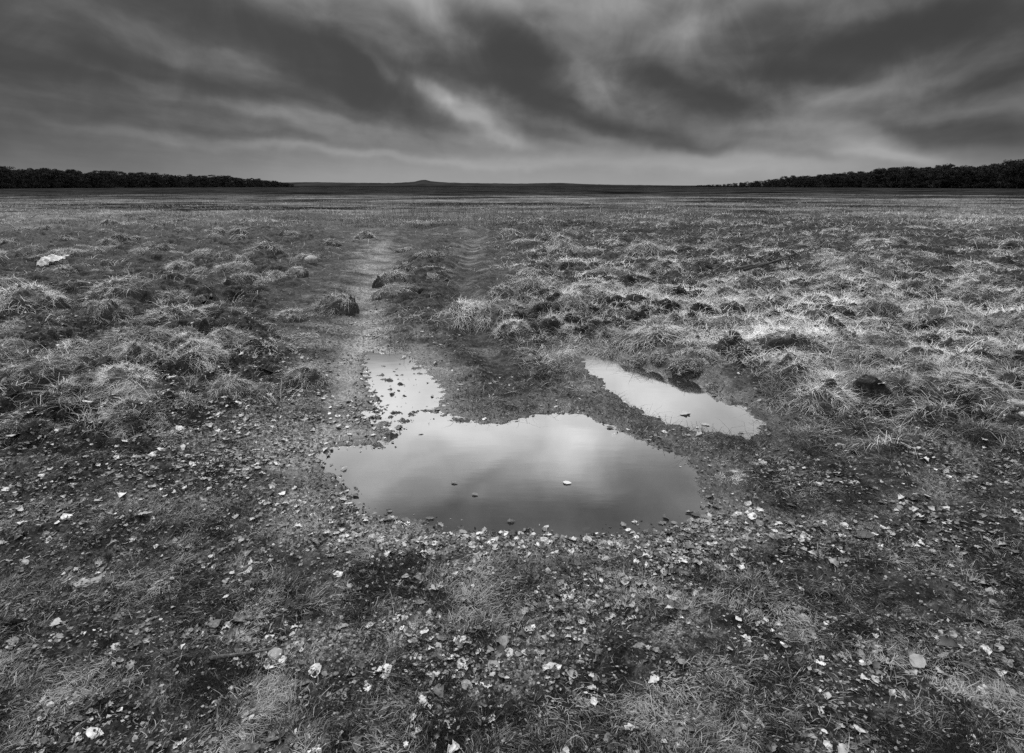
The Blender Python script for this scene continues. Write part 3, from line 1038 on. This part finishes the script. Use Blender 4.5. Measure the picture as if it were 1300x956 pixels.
p = [gpt(1204, 489, .09), gpt(1225, 503, .085), gpt(1245, 514, .07), gpt(1264, 526, .05), gpt(1284, 541, .03)]
rt = tube('straw', p, .0035, .0028, M_TWIG, None, 6, 1)
tag(rt, 'long pale straw slanting over dark turf down to the flat stone', 'straw')
for k in range(3):
    q0 = Vector(p[3]); q1 = q0 + Vector((.10 + .03 * k, -.10 + .05 * k, .01 * k)); q2 = q1 + Vector((.05, -.05, -.03))
    tube('side_straw', [q0, q1, q2], .0022, .0012, M_TWIG, rt, 5, k)


def twig(base, tip, r, lab, m, side, name='twig'):
    b = Vector(base); t = Vector(tip)
    pts = [b.lerp(t, k / 5) + Vector((random.gauss(0, .012), random.gauss(0, .012), random.gauss(0, .006))) for k in range(6)]
    o = tube(name, pts, r, r * .4, m, None, 6, 2)
    tag(o, lab, name)
    for k, (f, ln, ax) in enumerate(side):
        q = b.lerp(t, f); L = (t - b).length * ln
        dv = (t - b).normalized()
        sd = Vector((ax, -.2 * ax, .5)).normalized()
        tube('side_shoot', [q, q + (dv * .6 + sd * .5) * L * .5, q + (dv * .7 + sd * .7) * L], r * .6, r * .25, m, o, 5, k)
    return o


x, y, z = gpt(1112, 452); x2, y2, _ = gpt(1134, 446)
twig((x, y, z), (x2, y2, z + .36), .007, 'short dark twig standing up out of the pale grass', M_BARK, [(.4, .4, -1), (.6, .35, 1)])
x, y, z = gpt(968, 346); x2, y2, _ = gpt(1003, 344)
twig((x, y, z + .10), (x2, y2, z + .42), .012, 'slanting dark twig behind the fallen branch', M_BARK, [(.5, .4, 1), (.35, .3, -1)])
x, y, z = gpt(944, 362); x2, y2, _ = gpt(998, 351)
twig((x, y, z + .20), (x2, y2, z + .27), .035, 'short thick dark branch lying in the pale grass', M_BARK, [(.5, .3, 1)], 'branch')
x, y, z = gpt(932, 374); x2, y2, _ = gpt(958, 369)
twig((x, y, z + .20), (x2, y2, z + .20), .028, 'stubby piece of dark wood before the fallen branch', M_BARK, [(.6, .3, -1)], 'branch')
x, y, z = gpt(282, 851); x2, y2, z2 = gpt(352, 838)
twig((x, y, z + .010), (x2, y2, z2 + .016), .008, 'mud-coated root lying across the trodden grass at the bottom', M_BARK, [(.75, .35, 1), (.3, .2, -1)], 'root')
x, y, z = gpt(300, 742); x2, y2, z2 = gpt(345, 722)
twig((x, y, z + .012), (x2, y2, z2 + .02), .0022, 'thin straight pale twig in the left grass', M_TWIG, [(.5, .2, 1)])
x, y, z = gpt(1203, 500, .0)
stone(352, 846, 10, .5, 12, 'mud-smeared pale lump at the end of the root')

# ------------------------------------------------------------------ woods
def tree_variant(i):
    r = random.Random(900 + i); rg = np.random.default_rng(900 + i)
    H = 1.0
    # trunk and limbs
    def tubev(pts, r0, r1, sides=5):
        V = []; Fq = []
        for k, p in enumerate(pts):
            q = r0 + (r1 - r0) * k / (len(pts) - 1)
            for s in range(sides):
                th = 2 * math.pi * s / sides
                V.append((p[0] + q * math.cos(th), p[1] + q * math.sin(th), p[2]))
        for k in range(len(pts) - 1):
            for s in range(sides):
                Fq.append([k * sides + s, k * sides + (s + 1) % sides, (k + 1) * sides + (s + 1) % sides, (k + 1) * sides + s])
        return np.array(V), np.array(Fq)
    lx = r.uniform(-.06, .06)
    Vt, Ft = tubev([(0, 0, -.03), (lx * .3, 0, .3), (lx * .7, 0, .6), (lx, 0, .9)], .022, .006)
    VV = [Vt]; FF = [Ft]; off = len(Vt)
    cents = []
    nl = 11
    for k in range(nl):
        zz = r.uniform(.30, .88); th = r.uniform(0, 6.28); rl = r.uniform(.10, .30) * (1.15 - .6 * abs(zz - .55))
        ex, ey, ez = lx * zz + rl * math.cos(th), rl * math.sin(th), zz + r.uniform(.02, .12)
        Vl, Fl = tubev([(lx * zz, 0, zz - .06), ((lx * zz + ex) / 2, ey / 2, zz), (ex, ey, ez)], .008, .003, 4)
        VV.append(Vl); FF.append(Fl + off); off += len(Vl)
        cents.append((ex, ey, ez, r.uniform(.08, .15)))
    cents.append((lx, 0, .92, .09))
    for k in range(6): cents.append((r.uniform(-.2, .2), r.uniform(-.2, .2), r.uniform(.08, .3), .14))
    trunk = new_mesh('trunk', np.vstack(VV), np.vstack(FF).ravel(), [4] * sum(len(f) for f in FF), True, [M_TRUNK])
    P = []
    for (a, b, c, q) in cents:
        n = 150
        v = rg.normal(size=(n, 3)); v /= np.linalg.norm(v, axis=1)[:, None]
        v *= (rg.uniform(0, 1, n) ** .4)[:, None] * q * np.array([1.25, 1.25, .7])
        P.append(v + np.array([a, b, c]))
    P = np.vstack(P); n = len(P)
    s = rg.uniform(.010, .026, n)
    u = rg.normal(size=(n, 3)); u /= np.linalg.norm(u, axis=1)[:, None]
    w = np.cross(u, rg.normal(size=(n, 3))); w /= np.linalg.norm(w, axis=1)[:, None]
    V = np.stack([P - u * s[:, None], P + w * s[:, None], P + u * s[:, None], P - w * s[:, None] * .7], 1).reshape(-1, 3)
    crown = new_mesh('crown', V, np.arange(4 * n), [4] * n, False, [M_FOL])
    return trunk, crown, V


TREES = [tree_variant(i) for i in range(9)]


def az_of(px): return math.atan2(px - CX, F * CP + (CY - 236) * SP)


def place_tree(i, x, y, h, label, group):
    o = bpy.data.objects.new('tree', None); COL.objects.link(o)
    o.location = (x, y, 0.0); o.rotation_euler = (0, 0, random.uniform(0, 6.28)); o.scale = (h * random.uniform(.9, 1.35), h * random.uniform(.9, 1.35), h)
    for nm, me in (('trunk', TREES[i][0]), ('crown', TREES[i][1])):
        c = bpy.data.objects.new(nm, me); COL.objects.link(c); c.parent = o
    tag(o, label, 'tree', group)


def wood(x0, x1, prof, dist, n, label, group, backname, backlabel):
    xs = np.array([p[0] for p in prof]); tops = np.array([p[1] for p in prof])
    def spot(px, extra=0):
        t = (px - x0) / (x1 - x0)
        D = dist(t) + extra
        top = np.interp(px, xs, tops)
        a = az_of(px)
        slope = (236 - top) / F
        fwd = D                                     # depth along +Y
        x = (px - CX) / (F * CP + (CY - 236) * SP) * fwd
        hh = slope * fwd / (CP) * .96 + 1.5
        return x, fwd, hh
    for k in range(n):
        t = (k + random.uniform(.1, .9)) / n
        px = x0 + (x1 - x0) * t
        x, y, hh = spot(px, random.uniform(-.03, .06) * dist(t))
        place_tree(random.randrange(9), x, y, hh * random.choice([.82, .9, .95, 1, 1.05, 1.12]), label, group)
    vs = []
    for k in range(n * 3):
        px = x0 + (x1 - x0) * random.random(); t = (px - x0) / (x1 - x0)
        x, y, hh = spot(px, dist(t) * random.uniform(.05, .16))
        V = TREES[random.randrange(9)][2]
        V = V.reshape(-1, 4, 3)[::3].reshape(-1, 3)
        th = random.uniform(0, 6.28); c, s = math.cos(th), math.sin(th)
        q = hh * random.uniform(.75, .98)
        W = np.stack([(V[:, 0] * c - V[:, 1] * s) * q * 1.5 + x, (V[:, 0] * s + V[:, 1] * c) * q * 1.5 + y, V[:, 2] * q], 1)
        vs.append((W.reshape(-1, 4, 3) + (W.reshape(-1, 4, 3) - W.reshape(-1, 4, 3).mean(1, keepdims=True)) * .8).reshape(-1, 3))
    V = np.vstack(vs)
    me = new_mesh(backname, V, np.arange(len(V)), [4] * (len(V) // 4), False, [M_FOL])
    tag(link(backname, me), backlabel, kind='stuff')


wood(-190, 372, [(-190, 212), (0, 215), (30, 216), (60, 215.5), (100, 219), (160, 221), (220, 223), (300, 226), (345, 230), (372, 234)], lambda t: 255 + 300 * max(t, 0) ** 1.6, 125,
     'small dark tree at the front of the wood on the horizon, left side', 'front trees of the wood on the left horizon', 'woods', 'far dark wood closing the left horizon')
wood(1490, 884, [(884, 235.5), (920, 234), (975, 230), (1000, 225.5), (1040, 222.5), (1075, 220.5), (1140, 216), (1200, 213.5), (1250, 211), (1300, 209), (1490, 205)], lambda t: 250 + 330 * max(t, 0) ** 1.6, 135,
     'dark tree at the front of the rising wood on the horizon, right side', 'front trees of the wood on the right horizon', 'woods', 'far dark wood closing the right horizon')


# ------------------------------------------------------------------ low hills on the horizon
def hill(prof, D, lab, depth=500, amp=.6, seed=0, base=-3):
    xs = np.array([p[0] for p in prof], float); tp = np.array([p[1] for p in prof], float)
    n = 500; m = 14
    pxs = np.linspace(xs[0], xs[-1], n)
    top = np.interp(pxs, xs, tp)
    X = (pxs - CX) / (F * CP + (CY - 236) * SP) * D
    Hh = (235.8 - top) / F * D / CP + amp * D / 1000 * fbm(pxs * .12, pxs * 0 + seed, 4, seed)
    V = []
    for j in range(m):
        t = j / (m - 1)
        prof_t = math.sin(math.pi * t) ** .8
        V.append(np.stack([X * (1 + (t - .5) * depth / D), np.full(n, D + (t - .5) * depth), CAM_H * prof_t + np.maximum(Hh, 0) * prof_t + base * (1 - prof_t)], 1))
    V = np.vstack(V)
    q = []
    for j in range(m - 1):
        i = np.arange(n - 1) + j * n
        q.append(np.stack([i, i + 1, i + 1 + n, i + n], 1))
    q = np.vstack(q)
    me = new_mesh('hills', V, q.ravel(), [4] * len(q), True, [M_HILL])
    tag(link('hills', me), lab, kind='structure')


hill([(-500, 236), (200, 235), (340, 232.5), (400, 232), (440, 232.6), (500, 233), (526, 231.5), (534, 229.8), (540, 229.3), (548, 231), (560, 232), (590, 233), (650, 233.5), (900, 236.2)], 1700,
     'low dark ridge on the horizon with one small pointed mound', 500, .5, 3)
hill([(610, 236.2), (640, 234.5), (680, 233.2), (712, 232.8), (740, 234), (770, 235), (800, 236), (830, 237)], 1150, 'nearer flat-topped dark rise in the middle of the horizon', 260, .3, 5)
hill([(700, 236), (745, 234.2), (760, 234.6), (790, 235.2), (820, 236), (1000, 236), (1500, 235.5)], 2300, 'faint farthest ridge fading out towards the wood on the right', 400, .5, 8)

# ------------------------------------------------------------------ sky
SUN_EL, SUN_AZ = rad(46), rad(-28)      # azimuth measured from +Y towards +X
w = bpy.data.worlds.new('World'); sc.world = w; w.use_nodes = True
t = NT(w.node_tree); t.n.clear()
out = t.node('ShaderNodeOutputWorld'); bg = t.node('ShaderNodeBackground')
t.link(bg.outputs[0], out.inputs['Surface'])
gen = t.node('ShaderNodeTexCoord').outputs['Generated']
nrm = t.node('ShaderNodeVectorMath', operation='NORMALIZE'); t.link(gen, nrm.inputs[0]); D = nrm.outputs[0]
sep = t.node('ShaderNodeSeparateXYZ'); t.link(D, sep.inputs[0])
az = t.math('ARCTAN2', sep.outputs[0], sep.outputs[1])
el = t.math('ARCSINE', t.math('MAXIMUM', sep.outputs[2], 0.0))
# warp
wn = t.node('ShaderNodeTexNoise'); t.link(D, wn.inputs['Vector']); wn.inputs['Scale'].default_value = 9; wn.inputs['Detail'].default_value = 4
ws = t.node('ShaderNodeVectorMath', operation='MULTIPLY_ADD')
t.link(wn.outputs['Color'], ws.inputs[0]); ws.inputs[1].default_value = (.10, .05, 0); ws.inputs[2].default_value = (-.05, -.025, 0)
cb = t.node('ShaderNodeCombineXYZ'); t.link(az, cb.inputs[0]); t.link(el, cb.inputs[1])
ad = t.node('ShaderNodeVectorMath', operation='ADD'); t.link(cb.outputs[0], ad.inputs[0]); t.link(ws.outputs[0], ad.inputs[1])
UV = ad.outputs[0]


def azel(px, py):
    x = (px - CX) / F; y = (CY - py) / F
    d = Vector((x, CP + y * SP, -SP + y * CP)).normalized()
    return math.atan2(d.x, d.y), math.asin(d.z)


# plane of moving cloud, drawn out towards one vanishing point
zz = t.math('ADD', sep.outputs[2], .10)
pl = t.node('ShaderNodeCombineXYZ')
t.link(t.math('DIVIDE', sep.outputs[0], zz), pl.inputs[0]); t.link(t.math('DIVIDE', sep.outputs[1], zz), pl.inputs[1])
plm = t.mapping(pl.outputs[0], rot=(0, 0, rad(14)), scale=(1, 1, 1))
plm2 = t.mapping(plm, scale=(1.0, .5, 1))
c1 = t.noise(plm2, 1.3, 2, .5, dist=.3)
c2 = t.noise(plm2, 4.2, 4, .55, dist=.4)
c3 = t.noise(t.mapping(UV, rot=(0, 0, rad(9)), scale=(3.2, 12, 1)), 1.0, 3, .5, dist=.5)

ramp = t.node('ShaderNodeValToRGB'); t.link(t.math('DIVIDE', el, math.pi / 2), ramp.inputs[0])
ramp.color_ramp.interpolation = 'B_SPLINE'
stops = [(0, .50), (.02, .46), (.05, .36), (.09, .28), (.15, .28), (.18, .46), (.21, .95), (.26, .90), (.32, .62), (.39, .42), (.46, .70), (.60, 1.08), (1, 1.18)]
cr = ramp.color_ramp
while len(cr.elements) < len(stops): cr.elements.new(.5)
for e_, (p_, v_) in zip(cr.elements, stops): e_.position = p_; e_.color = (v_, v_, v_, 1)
base = t.node('ShaderNodeRGBToBW'); t.link(ramp.outputs[0], base.inputs[0])
s = base.outputs[0]
# how strongly the loose cloud texture counts: weaker at the horizon
tex_w = t.maprange(el, .01, .14, .15, 1.0)
tx = t.math('MULTIPLY', t.math('SUBTRACT', c1, .5), .18)
tx = t.math('MULTIPLY_ADD', t.math('SUBTRACT', c2, .5), .10, tx)
tx = t.math('MULTIPLY_ADD', t.math('SUBTRACT', c3, .5), .28, tx)
c4 = t.noise(D, 11, 5, .55, dist=.6)
tx = t.math('MULTIPLY_ADD', t.math('SUBTRACT', c4, .5), .30, tx)
s = t.math('MULTIPLY_ADD', tx, t.math('MULTIPLY', tex_w, .78), s)

# px, py, half-length, half-height, angle (deg, clockwise positive in the picture), amount
CL = [
    (40, 60, 330, 150, 0, -.10), (1290, 40, 200, 60, 0, -.10), (700, -10, 600, 26, 0, -.07), (20, 205, 240, 40, 2, -.13), (1290, 190, 100, 50, 0, -.10),
    # left part: long bands sinking to the right
    (170, 35, 150, 20, 24, .08), (330, 92, 110, 12, 20, .05), (60, 78, 190, 16, 12, -.07), (240, 98, 170, 13, 12, -.09), (210, 112, 120, 9, 14, .07),
    (310, 134, 90, 10, 20, .08), (400, 146, 60, 8, 14, .06), (330, 40, 160, 26, 14, -.08), (430, 78, 120, 26, 26, -.10), (470, 128, 95, 18, 16, -.14),
    (300, 72, 44, 8, 18, .07), (478, 86, 46, 10, 34, .13), (440, 160, 110, 10, 8, .06), (140, 150, 160, 9, 6, -.04), (240, 176, 180, 7, 4, .05), (380, 178, 140, 6, 5, -.05), (470, 196, 150, 7, 4, .05),
    # the break left of the middle and the heavy cloud above it
    (592, 142, 52, 19, 26, .26), (560, 120, 30, 13, 20, .13), (628, 176, 44, 9, 10, .10), (575, 172, 40, 7, 12, .05), (640, 55, 70, 34, 30, -.14), (672, 88, 66, 36, 12, -.19), (600, 92, 60, 14, 20, -.08),
    (720, 138, 110, 17, 14, -.17), (800, 168, 120, 12, 10, -.13), (700, 172, 70, 10, 10, -.08), (870, 186, 80, 8, 4, -.06),
    (535, 10, 60, 18, 34, .13), (570, 36, 40, 14, 34, .06), (700, 14, 90, 24, 8, .11), (745, 55, 50, 26, 50, .08), (760, 100, 40, 26, 60, .10), (800, 10, 60, 14, 10, .05),
    # right part
    (832, 97, 34, 18, 14, -.17), (912, 130, 64, 16, 8, -.15), (880, 108, 60, 10, 20, -.06), (865, 45, 70, 30, -20, .08), (920, 20, 80, 12, -15, .06), (960, 78, 50, 12, -10, .04),
    (1075, 66, 110, 30, -8, -.14), (1140, 30, 130, 18, -14, -.07), (1240, 12, 100, 16, -12, -.05), (1040, 96, 90, 10, 6, -.06), (1190, 92, 120, 16, -14, .12), (1020, 120, 90, 16, -8, .09), (1090, 112, 60, 12, -16, .06),
    (1245, 48, 80, 10, -14, .05), (1270, 98, 50, 12, -14, -.08), (1225, 140, 90, 8, -4, .05), (1240, 168, 110, 20, 3, -.13), (1095, 172, 80, 16, 16, .14), (1130, 195, 90, 8, 10, .08), (980, 160, 70, 8, 0, .05),
    (900, 205, 180, 14, 0, .08), (640, 205, 130, 10, 2, .06), (1000, 190, 70, 6, 6, -.04),
]
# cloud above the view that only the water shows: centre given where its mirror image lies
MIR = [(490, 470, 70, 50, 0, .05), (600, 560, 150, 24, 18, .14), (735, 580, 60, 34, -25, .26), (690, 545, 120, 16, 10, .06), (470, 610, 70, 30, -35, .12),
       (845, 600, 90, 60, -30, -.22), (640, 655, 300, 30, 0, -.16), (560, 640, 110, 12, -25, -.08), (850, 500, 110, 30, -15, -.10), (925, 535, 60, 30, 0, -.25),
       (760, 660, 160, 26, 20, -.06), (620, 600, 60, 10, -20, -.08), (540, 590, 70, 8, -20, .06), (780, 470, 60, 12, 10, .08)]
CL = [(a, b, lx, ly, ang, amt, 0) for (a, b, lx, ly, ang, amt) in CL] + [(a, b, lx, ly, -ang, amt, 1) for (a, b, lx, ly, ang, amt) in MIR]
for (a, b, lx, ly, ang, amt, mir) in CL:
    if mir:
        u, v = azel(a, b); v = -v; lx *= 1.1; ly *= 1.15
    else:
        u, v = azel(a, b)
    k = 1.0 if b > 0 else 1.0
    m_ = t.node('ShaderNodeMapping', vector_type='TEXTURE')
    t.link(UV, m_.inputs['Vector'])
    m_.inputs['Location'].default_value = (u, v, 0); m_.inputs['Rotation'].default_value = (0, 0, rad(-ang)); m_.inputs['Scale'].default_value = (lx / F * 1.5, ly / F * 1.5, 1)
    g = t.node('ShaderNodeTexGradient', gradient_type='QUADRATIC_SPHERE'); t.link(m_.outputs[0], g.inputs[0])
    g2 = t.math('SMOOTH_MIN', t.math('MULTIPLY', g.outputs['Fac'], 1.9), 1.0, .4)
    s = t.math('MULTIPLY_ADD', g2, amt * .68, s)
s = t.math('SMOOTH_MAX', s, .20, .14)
L_ = t.math('POWER', t.math('MULTIPLY', s, t.maprange(el, .24, .5, .875, 1.0)), 2.2)
sky = t.node('ShaderNodeTexSky', sky_type='NISHITA'); sky.sun_disc = False
sky.sun_elevation = SUN_EL; sky.sun_rotation = SUN_AZ
bw = t.node('ShaderNodeRGBToBW'); t.link(sky.outputs[0], bw.inputs[0])
col = t.math('MULTIPLY_ADD', bw.outputs[0], .0012, L_)
t.link(t.grey(col), bg.inputs['Color']); bg.inputs['Strength'].default_value = 1.0

sd = bpy.data.lights.new('sun', 'SUN'); so = bpy.data.objects.new('sun', sd); COL.objects.link(so)
sd.energy = 1.5; sd.angle = rad(10)
dirv = Vector((math.sin(SUN_AZ) * math.cos(SUN_EL), math.cos(SUN_AZ) * math.cos(SUN_EL), math.sin(SUN_EL)))
so.rotation_euler = dirv.to_track_quat('Z', 'Y').to_euler()
so.location = (0, 0, 50)

vs_ = sc.view_settings
sc.display_settings.display_device = 'sRGB'
vs_.view_transform = 'Standard'; vs_.look = 'None'; vs_.gamma = 1; vs_.use_curve_mapping = False
vs_.exposure = 1.05
sc.render.film_transparent = False
sc.cycles.max_bounces = 6; sc.cycles.diffuse_bounces = 3; sc.cycles.glossy_bounces = 3; sc.cycles.transparent_max_bounces = 8
sc.cycles.use_denoising = False
